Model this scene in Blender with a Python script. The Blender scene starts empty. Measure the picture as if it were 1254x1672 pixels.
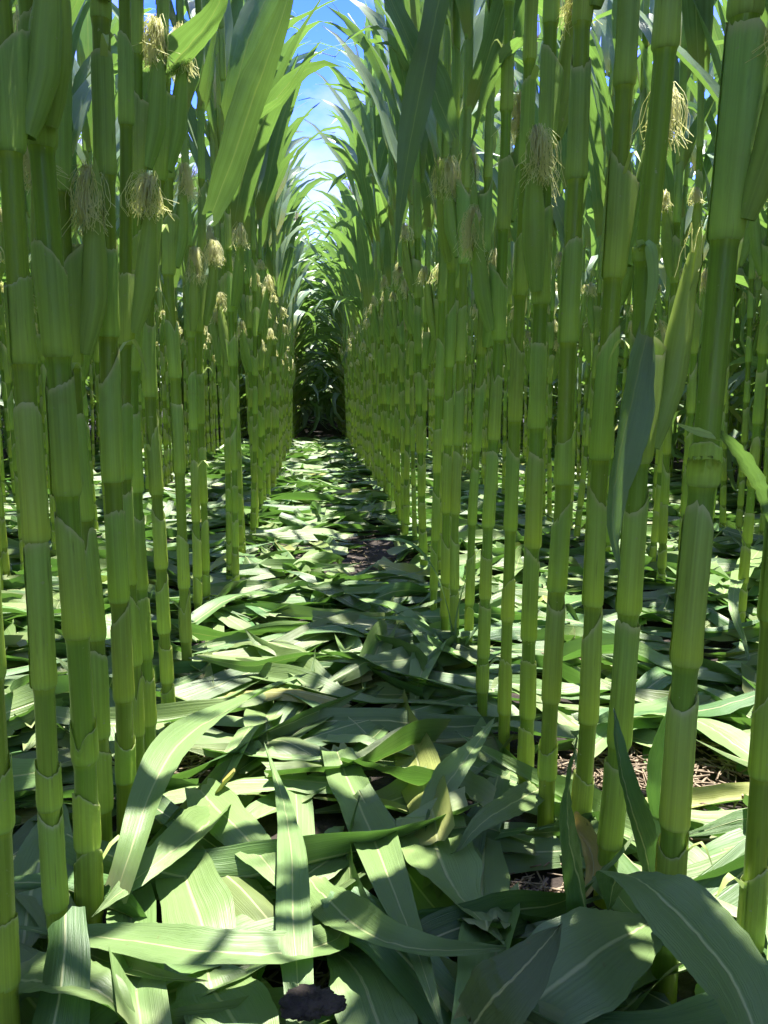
import bpy, math, random
import numpy as np
from mathutils import Vector, Matrix
R = math.radians
sc = bpy.context.scene
COL = sc.collection

# ------------------------------------------------------------------ camera
F = 1255.0; CX, CY = 627.0, 836.0          # focal length and centre in photo pixels
PITCH, YAW, CAMZ = R(9.1), R(5.03), 0.713
fw = np.array([math.sin(YAW)*math.cos(PITCH), math.cos(YAW)*math.cos(PITCH), -math.sin(PITCH)])
rt = np.array([math.cos(YAW), -math.sin(YAW), 0.0])
up = np.cross(rt, fw)
CAM = np.array([0.0, 0.0, CAMZ])
cd = bpy.data.cameras.new('camera'); cam = bpy.data.objects.new('camera', cd); COL.objects.link(cam)
cd.sensor_fit = 'VERTICAL'; cd.sensor_height = 36; cd.lens = F/1672*36
cd.clip_start = 0.02; cd.clip_end = 500
M = Matrix(((rt[0], up[0], -fw[0], 0), (rt[1], up[1], -fw[1], 0), (rt[2], up[2], -fw[2], CAMZ), (0, 0, 0, 1)))
cam.matrix_world = M; sc.camera = cam
cd.dof.use_dof = False

# ------------------------------------------------------------------ sky, sun, exposure
SUN_EL, SUN_AZ = R(77), R(22)              # azimuth clockwise from +Y (down the rows)
w = bpy.data.worlds.new('World'); sc.world = w; w.use_nodes = True
nt = w.node_tree; nt.nodes.clear()
def N(nt, t, **k):
    n = nt.nodes.new(t)
    for a, b in k.items(): setattr(n, a, b)
    return n
out = N(nt, 'ShaderNodeOutputWorld'); bg = N(nt, 'ShaderNodeBackground'); bg.inputs[1].default_value = 0.15
sky = N(nt, 'ShaderNodeTexSky', sky_type='NISHITA', sun_disc=False)
sky.sun_elevation = SUN_EL; sky.sun_rotation = SUN_AZ; sky.air_density = 0.8; sky.dust_density = 0.2; sky.ozone_density = 1.6
tc = N(nt, 'ShaderNodeTexCoord'); mp = N(nt, 'ShaderNodeMapping'); mp.inputs['Scale'].default_value = (2.6, 2.6, 4.5)
mp.inputs['Location'].default_value = (0.35, 0.1, 0.62)
no = N(nt, 'ShaderNodeTexNoise'); no.inputs['Scale'].default_value = 1.5; no.inputs['Detail'].default_value = 9; no.inputs['Roughness'].default_value = 0.58
cr = N(nt, 'ShaderNodeValToRGB'); cr.color_ramp.elements[0].position = 0.40; cr.color_ramp.elements[1].position = 0.64
mx = N(nt, 'ShaderNodeMix', data_type='RGBA'); mx.inputs[7].default_value = (0.95, 1.02, 1.12, 1)
nt.links.new(tc.outputs['Generated'], mp.inputs[0]); nt.links.new(mp.outputs[0], no.inputs['Vector'])
nt.links.new(no.outputs[0], cr.inputs[0]); nt.links.new(cr.outputs[0], mx.inputs[0])
hs = N(nt, 'ShaderNodeHueSaturation'); hs.inputs['Saturation'].default_value = 1.44; hs.inputs['Hue'].default_value = 0.54; hs.inputs['Value'].default_value = 0.80; nt.links.new(sky.outputs[0], hs.inputs['Color']); nt.links.new(hs.outputs[0], mx.inputs[6]); nt.links.new(mx.outputs[2], bg.inputs[0]); nt.links.new(bg.outputs[0], out.inputs[0])
sd = bpy.data.lights.new('sun', 'SUN'); sun = bpy.data.objects.new('sun', sd); COL.objects.link(sun)
sd.energy = 2.25; sd.angle = R(0.53); sd.color = (1.0, 0.965, 0.90)
sdir = Vector((math.sin(SUN_AZ)*math.cos(SUN_EL), math.cos(SUN_AZ)*math.cos(SUN_EL), math.sin(SUN_EL)))
sun.rotation_euler = sdir.to_track_quat('Z', 'Y').to_euler(); sun.location = (2, 4, 8)
sc.view_settings.view_transform = 'Standard'; sc.view_settings.look = 'None'
sc.view_settings.gamma = 1; sc.view_settings.use_curve_mapping = False; sc.view_settings.exposure = 3.0
sc.render.engine = 'CYCLES'
cy = sc.cycles
cy.max_bounces = 10; cy.diffuse_bounces = 7; cy.glossy_bounces = 3; cy.transmission_bounces = 6; cy.use_denoising = True

# ------------------------------------------------------------------ pixel helpers (photo pixels -> world)
def ray(px, py):
    return fw + rt*(px-CX)/F - up*(py-CY)/F
def at_z(px, py, z):
    d = ray(px, py); t = (z-CAMZ)/d[2]; return CAM + d*t
def at_y(px, py, y):
    d = ray(px, py); t = y/d[1]; return CAM + d*t
def proj(p):
    q = np.asarray(p)-CAM; z = q@fw
    return CX+F*(q@rt)/z, CY-F*(q@up)/z, z

# ------------------------------------------------------------------ mesh builder
class MB:
    def __init__(s): s.V = []; s.Q = []; s.U = []; s.T = []; s.n = 0
    def grid(s, P, uv, tint, closed=False):
        P = np.asarray(P, float); n, m = P.shape[:2]
        idx = np.arange(n*m).reshape(n, m)+s.n
        if closed: idx = np.concatenate([idx, idx[:, :1]], 1)
        q = np.stack([idx[:-1, :-1], idx[:-1, 1:], idx[1:, 1:], idx[1:, :-1]], -1).reshape(-1, 4)
        s.V.append(P.reshape(-1, 3)); s.Q.append(q); s.U.append(np.broadcast_to(uv, (n, m, 2)).reshape(-1, 2))
        s.T.append(np.broadcast_to(tint, (n, m, 3)).reshape(-1, 3)); s.n += n*m
    def add(s, o, rot=0.0, loc=(0, 0, 0), sc_=(1, 1, 1), dt=(0, 0, 0)):
        c, t = math.cos(rot), math.sin(rot)
        V, Q, U, T = o.arr(); V = V*np.array(sc_)
        V = np.stack([V[:, 0]*c-V[:, 1]*t+loc[0], V[:, 0]*t+V[:, 1]*c+loc[1], V[:, 2]+loc[2]], 1)
        s.V.append(V); s.Q.append(Q+s.n); s.U.append(U); s.T.append(np.clip(T+np.array(dt), 0, 1)); s.n += len(V)
    def arr(s):
        if len(s.V) > 1:
            s.V = [np.concatenate(s.V)]; s.Q = [np.concatenate(s.Q)]; s.U = [np.concatenate(s.U)]; s.T = [np.concatenate(s.T)]
        return s.V[0], s.Q[0], s.U[0], s.T[0]
    def mesh(s, name, mat):
        V, Q, U, T = s.arr()
        me = bpy.data.meshes.new(name)
        me.vertices.add(len(V)); me.vertices.foreach_set('co', V.astype(np.float32).ravel())
        me.loops.add(Q.size); me.loops.foreach_set('vertex_index', Q.astype(np.int32).ravel())
        me.polygons.add(len(Q)); me.polygons.foreach_set('loop_start', np.arange(0, Q.size, 4, dtype=np.int32))
        me.polygons.foreach_set('use_smooth', np.ones(len(Q), bool))
        uvl = me.uv_layers.new(name='UVMap'); uvl.data.foreach_set('uv', U[Q.ravel()].astype(np.float32).ravel())
        a = me.attributes.new('tint', 'FLOAT_COLOR', 'POINT')
        a.data.foreach_set('color', np.concatenate([T, np.ones((len(T), 1))], 1).astype(np.float32).ravel())
        me.materials.append(mat); me.update(calc_edges=True); me.validate()
        return me
    def build(s, name, mat, parent=None):
        o = bpy.data.objects.new(name, s.mesh(name, mat)); COL.objects.link(o)
        if parent is not None: o.parent = parent
        return o
def empty(name, loc):
    o = bpy.data.objects.new(name, None); o.empty_display_size = 0.05; COL.objects.link(o); o.location = loc; return o
def tag(o, label=None, cat=None, group=None, kind=None):
    if label: o['label'] = label
    if cat: o['category'] = cat
    if group: o['group'] = group
    if kind: o['kind'] = kind
    return o
def copy_tree(o, parent=None):
    c = o.copy(); COL.objects.link(c)
    if parent is not None: c.parent = parent
    for ch in [x for x in KIDS.get(o.name, [])]: 
        d = copy_tree(ch, c)
    return c
KIDS = {}
def kid(parent, o): KIDS.setdefault(parent.name, []).append(o); return o

# ------------------------------------------------------------------ materials
def mat_new(name):
    m = bpy.data.materials.new(name); m.use_nodes = True; m.node_tree.nodes.clear(); return m, m.node_tree
def L(nt, a, b): nt.links.new(a, b)
def math_(nt, op, a, b=None, c=None, clamp=False):
    n = N(nt, 'ShaderNodeMath', operation=op); n.use_clamp = clamp
    for i, v in enumerate((a, b, c)):
        if v is None: continue
        if isinstance(v, (int, float)): n.inputs[i].default_value = v
        else: L(nt, v, n.inputs[i])
    return n.outputs[0]
def mix_(nt, f, a, b, mode='MIX'):
    n = N(nt, 'ShaderNodeMix', data_type='RGBA', blend_type=mode)
    for i, v in ((0, f), (6, a), (7, b)):
        if isinstance(v, tuple): n.inputs[i].default_value = (*v, 1) if len(v) == 3 else v
        elif isinstance(v, (int, float)): n.inputs[i].default_value = v
        else: L(nt, v, n.inputs[i])
    return n.outputs[2]
def smooth_(nt, x, lo, hi):
    n = N(nt, 'ShaderNodeMapRange', interpolation_type='SMOOTHSTEP'); L(nt, x, n.inputs[0])
    n.inputs[1].default_value = lo; n.inputs[2].default_value = hi; return n.outputs[0]
def noise_(nt, vec, scale, detail=2, rough=0.5):
    n = N(nt, 'ShaderNodeTexNoise'); n.inputs['Scale'].default_value = scale; n.inputs['Detail'].default_value = detail
    n.inputs['Roughness'].default_value = rough; L(nt, vec, n.inputs['Vector']); return n.outputs[0]
def common(nt):
    at = N(nt, 'ShaderNodeAttribute', attribute_name='tint'); sp = N(nt, 'ShaderNodeSeparateColor'); L(nt, at.outputs['Color'], sp.inputs[0])
    uv = N(nt, 'ShaderNodeUVMap', uv_map='UVMap'); su = N(nt, 'ShaderNodeSeparateXYZ'); L(nt, uv.outputs[0], su.inputs[0])
    oi = N(nt, 'ShaderNodeObjectInfo')
    return sp.outputs, su.outputs[0], su.outputs[1], oi.outputs['Random']
def stripes(nt, u, v, ku, kv, rnd, detail=2):
    cb = N(nt, 'ShaderNodeCombineXYZ'); L(nt, math_(nt, 'MULTIPLY', u, ku), cb.inputs[0])
    L(nt, math_(nt, 'MULTIPLY', v, kv), cb.inputs[1]); L(nt, math_(nt, 'MULTIPLY', rnd, 37.0), cb.inputs[2])
    return noise_(nt, cb.outputs[0], 1.0, detail)
def leaf_mat(name, dark, light, under, yellow, rib, trans_col, trans, rough, spots=0.0, bumpd=0.35):
    m, nt = mat_new(name); T, u, v, rnd = common(nt)
    r2 = math_(nt, 'ADD', rnd, math_(nt, 'MULTIPLY', T[1], 9.7))
    s1 = stripes(nt, u, v, 16, 2.5, r2, 3); s2 = stripes(nt, u, v, 75, 3.0, r2, 2); s3 = stripes(nt, u, v, 3.2, 22, r2, 4)
    f = math_(nt, 'ADD', math_(nt, 'MULTIPLY', s1, 0.5), math_(nt, 'ADD', math_(nt, 'MULTIPLY', s2, 0.45), math_(nt, 'MULTIPLY', s3, 0.3)))
    f = smooth_(nt, f, 0.38, 0.88)
    base = mix_(nt, f, dark, light)
    gm = N(nt, 'ShaderNodeNewGeometry')
    base = mix_(nt, math_(nt, 'MULTIPLY', gm.outputs['Backfacing'], 0.75), base, under)
    base = mix_(nt, T[0], base, yellow)
    br = math_(nt, 'ADD', 0.72, math_(nt, 'MULTIPLY', T[1], 0.56))
    hv = N(nt, 'ShaderNodeHueSaturation'); L(nt, br, hv.inputs['Value']); L(nt, base, hv.inputs['Color'])
    L(nt, math_(nt, 'ADD', 0.485, math_(nt, 'MULTIPLY', T[1], 0.03)), hv.inputs['Hue']); base = hv.outputs[0]
    du = math_(nt, 'ABSOLUTE', math_(nt, 'SUBTRACT', u, 0.5))
    mid = math_(nt, 'SUBTRACT', 1.0, smooth_(nt, du, 0.010, 0.034))
    base = mix_(nt, math_(nt, 'MULTIPLY', mid, 0.8), base, rib)
    base = mix_(nt, T[2], base, (0.50, 0.46, 0.25))
    if spots:
        tcn = N(nt, 'ShaderNodeTexCoord'); sn = noise_(nt, tcn.outputs['Object'], 34, 5, 0.7)
        base = mix_(nt, math_(nt, 'MULTIPLY', smooth_(nt, sn, 0.60 if spots > .9 else 0.66, 0.70 if spots > .9 else 0.74), spots), base, (0.16, 0.11, 0.045))
    bm = N(nt, 'ShaderNodeBump'); bm.inputs['Strength'].default_value = bumpd; bm.inputs['Distance'].default_value = 0.0022
    L(nt, math_(nt, 'ADD', math_(nt, 'ADD', s2, math_(nt, 'MULTIPLY', s1, 0.9)), math_(nt, 'MULTIPLY', mid, 0.8)), bm.inputs['Height'])
    p = N(nt, 'ShaderNodeBsdfPrincipled'); L(nt, base, p.inputs['Base Color']); p.inputs['Roughness'].default_value = rough
    L(nt, math_(nt, 'ADD', rough-0.06, math_(nt, 'MULTIPLY', s3, 0.16)), p.inputs['Roughness'])
    p.inputs['Specular IOR Level'].default_value = 0.65; L(nt, bm.outputs[0], p.inputs['Normal'])
    tr = N(nt, 'ShaderNodeBsdfTranslucent'); L(nt, mix_(nt, math_(nt, 'MULTIPLY', mid, 0.5), mix_(nt, f, tuple(c*0.75 for c in trans_col), trans_col), (0.35, 0.45, 0.1)), tr.inputs[0])
    ms = N(nt, 'ShaderNodeMixShader'); ms.inputs[0].default_value = trans; L(nt, p.outputs[0], ms.inputs[1]); L(nt, tr.outputs[0], ms.inputs[2])
    o = N(nt, 'ShaderNodeOutputMaterial'); L(nt, ms.outputs[0], o.inputs[0]); return m
def stem_mat(name, low, high, pale, trans, rough, ku=26, blot=0.5):
    m, nt = mat_new(name); T, u, v, rnd = common(nt)
    s1 = stripes(nt, u, v, ku*0.35, 4, rnd, 2); s2 = stripes(nt, u, v, ku, 5, rnd, 3)
    tcn = N(nt, 'ShaderNodeTexCoord'); bl = noise_(nt, tcn.outputs['Object'], 11, 4, 0.6)
    base = mix_(nt, math_(nt, 'ADD', T[0], math_(nt, 'MULTIPLY', math_(nt, 'SUBTRACT', bl, 0.5), blot), clamp=True), high, low)
    br = math_(nt, 'ADD', math_(nt, 'ADD', 0.70, math_(nt, 'MULTIPLY', T[1], 0.5)), math_(nt, 'ADD', math_(nt, 'MULTIPLY', math_(nt, 'SUBTRACT', s2, 0.5), 0.55), math_(nt, 'MULTIPLY', math_(nt, 'SUBTRACT', s1, 0.5), 0.5)))
    hv = N(nt, 'ShaderNodeHueSaturation'); L(nt, br, hv.inputs['Value']); L(nt, base, hv.inputs['Color'])
    L(nt, math_(nt, 'ADD', 0.488, math_(nt, 'MULTIPLY', rnd, 0.024)), hv.inputs['Hue']); base = hv.outputs[0]
    fl = noise_(nt, tcn.outputs['Object'], 95, 3, 0.6)
    base = mix_(nt, math_(nt, 'MULTIPLY', smooth_(nt, fl, 0.68, 0.72), 0.55), base, (0.42, 0.44, 0.26))
    pu = noise_(nt, tcn.outputs['Object'], 17, 4, 0.65); pz = noise_(nt, tcn.outputs['Object'], 5, 1, 0.5)
    base = mix_(nt, math_(nt, 'MULTIPLY', math_(nt, 'MULTIPLY', smooth_(nt, pu, 0.52, 0.72), smooth_(nt, pz, 0.45, 0.65)), 0.2), base, (0.26, 0.20, 0.07))
    dk = stripes(nt, u, v, 9, 14, rnd, 5); base = mix_(nt, math_(nt, 'MULTIPLY', smooth_(nt, dk, 0.64, 0.74), 0.45), base, (0.11, 0.15, 0.04))
    base = mix_(nt, T[2], base, pale)
    bm = N(nt, 'ShaderNodeBump'); bm.inputs['Strength'].default_value = 0.28; bm.inputs['Distance'].default_value = 0.0015
    L(nt, math_(nt, 'ADD', s2, s1), bm.inputs['Height'])
    p = N(nt, 'ShaderNodeBsdfPrincipled'); L(nt, base, p.inputs['Base Color']); p.inputs['Roughness'].default_value = rough
    p.inputs['Specular IOR Level'].default_value = 0.3; L(nt, bm.outputs[0], p.inputs['Normal'])
    o = N(nt, 'ShaderNodeOutputMaterial')
    if trans:
        tr = N(nt, 'ShaderNodeBsdfTranslucent'); L(nt, base, tr.inputs[0]); ms = N(nt, 'ShaderNodeMixShader'); ms.inputs[0].default_value = trans
        L(nt, p.outputs[0], ms.inputs[1]); L(nt, tr.outputs[0], ms.inputs[2]); L(nt, ms.outputs[0], o.inputs[0])
    else: L(nt, p.outputs[0], o.inputs[0])
    return m
def plain_mat(name, ca, cb, scale, rough, trans=0.0, detail=4, bump=0.0):
    m, nt = mat_new(name); tcn = N(nt, 'ShaderNodeTexCoord')
    nn = noise_(nt, tcn.outputs['Object'], scale, detail, 0.6); c = mix_(nt, smooth_(nt, nn, 0.35, 0.65), ca, cb)
    p = N(nt, 'ShaderNodeBsdfPrincipled'); L(nt, c, p.inputs['Base Color']); p.inputs['Roughness'].default_value = rough
    if bump:
        bm = N(nt, 'ShaderNodeBump'); bm.inputs['Strength'].default_value = 0.9; bm.inputs['Distance'].default_value = bump; L(nt, nn, bm.inputs['Height']); L(nt, bm.outputs[0], p.inputs['Normal'])
    o = N(nt, 'ShaderNodeOutputMaterial')
    if trans:
        tr = N(nt, 'ShaderNodeBsdfTranslucent'); L(nt, c, tr.inputs[0]); ms = N(nt, 'ShaderNodeMixShader'); ms.inputs[0].default_value = trans
        L(nt, p.outputs[0], ms.inputs[1]); L(nt, tr.outputs[0], ms.inputs[2]); L(nt, ms.outputs[0], o.inputs[0])
    else: L(nt, p.outputs[0], o.inputs[0])
    return m
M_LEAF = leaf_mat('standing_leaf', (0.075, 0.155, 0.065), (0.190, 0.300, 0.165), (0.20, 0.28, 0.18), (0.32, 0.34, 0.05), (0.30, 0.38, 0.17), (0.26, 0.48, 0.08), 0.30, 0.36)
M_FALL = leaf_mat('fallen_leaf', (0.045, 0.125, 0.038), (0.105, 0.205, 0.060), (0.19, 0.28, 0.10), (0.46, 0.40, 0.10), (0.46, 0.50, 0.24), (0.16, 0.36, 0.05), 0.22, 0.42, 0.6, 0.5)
M_WITHER = leaf_mat('withered_leaf', (0.045, 0.095, 0.035), (0.115, 0.175, 0.065), (0.10, 0.15, 0.06), (0.46, 0.33, 0.08), (0.4, 0.4, 0.2), (0.2, 0.3, 0.05), 0.2, 0.5, 1.0, 0.5)
M_SHEATH = stem_mat('sheath', (0.430, 0.560, 0.075), (0.285, 0.450, 0.150), (0.54, 0.55, 0.30), 0.20, 0.46)
M_STALK = stem_mat('stalk', (0.300, 0.410, 0.038), (0.175, 0.290, 0.046), (0.34, 0.40, 0.12), 0.0, 0.30, 18)
M_HUSK = stem_mat('husk', (0.340, 0.470, 0.090), (0.250, 0.390, 0.110), (0.50, 0.52, 0.25), 0.15, 0.42, 34)
M_SILK = plain_mat('silk', (0.90, 0.90, 0.50), (0.98, 0.96, 0.68), 30, 0.5, 0.6)
M_TASSEL = plain_mat('tassel', (0.36, 0.30, 0.17), (0.50, 0.42, 0.28), 30, 0.6, 0.2)
M_SOIL = plain_mat('soil', (0.016, 0.011, 0.008), (0.045, 0.032, 0.023), 38, 0.9, 0, 8, 0.02)
M_CLOD = plain_mat('clod', (0.020, 0.015, 0.012), (0.065, 0.050, 0.040), 60, 0.9, 0, 8, 0.01)
M_STRAW = plain_mat('straw', (0.12, 0.085, 0.050), (0.30, 0.23, 0.15), 50, 0.7)

# ------------------------------------------------------------------ shape makers
def catmull(P, n):
    P = np.asarray(P, float)
    if len(P) == 2: return P[0]+(P[1]-P[0])*np.linspace(0, 1, n)[:, None]
    Q = np.vstack([2*P[0]-P[1], P, 2*P[-1]-P[-2]])
    d = np.r_[0, np.cumsum(np.linalg.norm(np.diff(P, axis=0), axis=1))]; d /= d[-1]
    o = []
    for s in np.linspace(0, 1, n):
        i = min(np.searchsorted(d, s, 'right')-1, len(P)-2); t = (s-d[i])/(d[i+1]-d[i])
        a, b, c, e = Q[i], Q[i+1], Q[i+2], Q[i+3]
        o.append(0.5*((2*b)+(-a+c)*t+(2*a-5*b+4*c-e)*t*t+(-a+3*b-3*c+e)*t**3))
    return np.array(o)
def tangents(C):
    t = np.gradient(C, axis=0); return t/np.maximum(np.linalg.norm(t, axis=1), 1e-9)[:, None]
def tube(mb, C, r, k, tint, vs=1.0):
    C = np.asarray(C, float); r = np.broadcast_to(r, (len(C),)); T = tangents(C)
    a = np.array([0.31, 0.95, 0.12]) if abs(T[:, 1]).mean() < 0.8 else np.array([0.95, 0.1, 0.31])
    S = np.cross(T, a); S /= np.linalg.norm(S, axis=1)[:, None]; B = np.cross(T, S)
    th = np.arange(k)/k*2*math.pi
    P = C[:, None]+r[:, None, None]*(np.cos(th)[None, :, None]*S[:, None]+np.sin(th)[None, :, None]*B[:, None])
    uv = np.stack(np.meshgrid(np.arange(k)/k, np.linspace(0, vs, len(C))), -1)
    mb.grid(P, uv, tint, True)
def prof(s, base=0.55):
    return np.minimum(1, base+(1-base)*np.sin(np.minimum(s/0.30, 1)*math.pi/2))*(1-np.clip((s-0.30)/0.70, 0, 1)**1.7)+0.006
def leaf(mb, C, W, rng, m=5, fold=0.25, wave=0.012, side=None, twist=0.0, twist0=0.0, tint=(0.05, 0.5, 0), base=0.55, edge_pale=0.0, widths=None, clampf=None, vlen=None):
    """blade along centreline C (base->tip); side = preferred side vector; fold raises the margins (V shape)"""
    n = len(C); T = tangents(C); s = np.linspace(0, 1, n)
    if side is None:
        h = C[-1]-C[0]; side = np.array([-h[1], h[0], 0.0])
    side = np.asarray(side, float)
    S = side[None]-T*(T@side)[:, None]; S /= np.maximum(np.linalg.norm(S, axis=1), 1e-6)[:, None]
    Nn = np.cross(T, S); Nn *= np.where(Nn[:, 2:3].mean() < 0, -1, 1)
    a = twist0+twist*s; S, Nn = S*np.cos(a)[:, None]+Nn*np.sin(a)[:, None], Nn*np.cos(a)[:, None]-S*np.sin(a)[:, None]
    wd = (prof(s, base) if widths is None else widths)*W*0.5
    wd = wd*(1+0.05*np.sin(s*rng.uniform(9, 16)+rng.uniform(0, 6))+0.03*np.sin(s*rng.uniform(20, 34)+rng.uniform(0, 6)))
    u = np.linspace(-1, 1, m); ln = np.linalg.norm(np.diff(C, axis=0), axis=1).sum()
    f = rng.uniform(9, 17)*ln; p1, p2 = rng.uniform(0, 6.28, 2); f2 = f*rng.uniform(0.8, 1.3)
    wv = np.where(u[None] < 0, np.sin(s*f+p1)[:, None], np.sin(s*f2+p2)[:, None])*(np.abs(u)[None]**2.2)*wave*np.clip(wd/(W*0.5), 0, 1)[:, None]
    wv += (rng.normal(0, 1, (n, m))*wave*0.10)
    fo = fold*(1+0.5*np.sin(s*5+p2))
    lift = np.abs(u)[None]*wd[:, None]*fo[:, None]
    P = C[:, None]+S[:, None]*(u[None]*wd[:, None]*np.cos(np.arctan(fo))[:, None])[..., None]+Nn[:, None]*(lift+wv)[..., None]
    if clampf is not None: P = clampf(P)
    uv = np.stack([np.broadcast_to((u*0.5+0.5)[None], (n, m)), np.broadcast_to((s*ln)[:, None], (n, m))], -1)
    tn = np.broadcast_to(np.array(tint, float), (n, m, 3)).copy()
    if edge_pale: tn[0, :, 2] = edge_pale; tn[1, :, 2] = edge_pale*0.3
    if n >= 18: P[0] += T[0]*(rng.normal(0, .10*W, m)+rng.uniform(-.1, .1)*W*u)[:, None]; P[-1] += T[-1]*rng.normal(0, .05*W, m)[:, None]
    if edge_pale == 0.35: tn[0:2, :, 0] = 0.75
    mb.grid(P, uv, tn); return P

LEN = [.03, .06, .09, .12, .15, .17, .185, .19, .185, .18, .17, .165, .16, .15, .14, .13]
class Spec: pass
def make_spec(seed, leafy=False, rs=None, scale=1.0, path=None, nodes=None, tops=None, plane=None, ears=None, first_leaf=8, lod=1, skip=()):
    """path: function z -> (x, y) offset; nodes: heights; tops: torn sheath tops for the lower nodes"""
    rng = np.random.default_rng(seed); s = Spec(); s.rng = rng; s.lod = lod; s.leafy = leafy; s.skip = skip
    z = list(np.cumsum([l*scale*rng.uniform(0.9, 1.1) for l in LEN]))
    if nodes:
        k = int(np.argmin([abs(v-nodes[-1]) for v in z])); up_ = [nodes[-1]+v-z[k] for v in z[k+1:]]
        s.nodes = list(nodes)+up_; s.first = len(nodes)+max(0, first_leaf-k-1)
        if nodes[0] > 0.14: s.nodes.insert(0, nodes[0]*0.5); s.first += 1; tops = [nodes[0]*0.93]+list(tops)
    else: s.nodes = z; s.first = 2 if leafy else first_leaf+int(rng.random() < 0.25)
    nd = s.nodes; s.tops = []
    for i, a in enumerate(nd):
        nx = nd[i+1] if i+1 < len(nd) else a+0.14
        if tops and i < len(tops) and tops[i] is not None: s.tops.append(tops[i])
        elif i >= s.first: s.tops.append(nx+0.005)
        else:
            fr = rng.uniform(0.55, 0.86) if a > 0.25 else rng.uniform(0.75, 0.98)
            s.tops.append(a+(nx-a)*fr)
    s.rs = rs*0.93 if rs else rng.uniform(0.0086, 0.0112)
    b = rng.uniform(-0.012, 0.012, 4)
    s.path = path or (lambda zz: np.stack([b[0]*zz*1.6+b[1]*np.sin(zz*2.3), b[2]*zz*1.6+b[3]*np.sin(zz*2.1)], -1))
    s.plane = plane if plane is not None else rng.normal(0, 0.5)
    s.top = nd[-1]+0.14
    if not leafy and nodes is None: s.skip = tuple(int(v) for v in rng.choice(np.arange(s.first, len(nd)), 2, replace=False))
    if ears is None:
        e = [i for i, a in enumerate(nd) if 0.74 < a < 1.06]; ears = []
        if e:
            ears = [(e[-1], None, None)] if rng.random() < .93 else []
            if len(e) > 1 and rng.random() < 0.55: ears.append((e[-2], None, None))
    s.ears = [(i, (s.plane+math.pi*(i % 2)+rng.normal(0, 0.25) if az is None else az), ln if ln else rng.uniform(0.17, 0.22)) for i, az, ln in ears]
    return s
def rad(s, z): return s.rs*(1.13-0.13*np.clip(np.asarray(z)/0.25, 0, 1))*np.clip(1.03-0.30*np.clip((np.asarray(z)-0.9)/1.3, 0, 1), 0.5, 1.1)
def stalk_mb(s):
    k = (18, 10, 6)[s.lod] if s.lod < 3 else 4
    mb = MB(); zs = [-0.05]; mul = [1.0]; tn = [0.6]
    for a in s.nodes:
        if s.lod < 2: zs += [a-0.012, a-0.004, a+0.002, a+0.012]; mul += [1.0, 1.10, 1.13, 1.02]; tn += [0.15, 0.7, 0.9, 0.5]
        else: zs += [a]; mul += [1.06]; tn += [0.4]
    zs.append(s.top); mul.append(0.6); tn.append(0.3)
    o = np.argsort(zs, kind='stable'); zs = np.array(zs)[o]; mul = np.array(mul)[o]; tn = np.array(tn)[o]
    if s.lod == 0:
        zz = np.unique(np.r_[zs, np.arange(0, s.top, 0.035)]); mul = np.interp(zz, zs, mul); tn = np.interp(zz, zs, tn); zs = zz
    xy = s.path(zs); th = np.arange(k)/k*2*math.pi; r = rad(s, zs)*mul
    P = np.stack([xy[:, :1]+r[:, None]*np.cos(th), xy[:, 1:]+r[:, None]*np.sin(th), np.broadcast_to(zs[:, None], (len(zs), k))], -1)
    uv = np.stack(np.meshgrid(np.arange(k)/k*2, zs), -1); t = np.zeros((len(zs), k, 3)); t[..., 0] = tn[:, None]; t[..., 1] = s.rng.uniform(0.25, 0.6)
    t[..., 0] += 0.5*np.clip(1-zs/0.3, 0, 1)[:, None]
    mb.grid(P, uv, t, True); return mb
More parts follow.
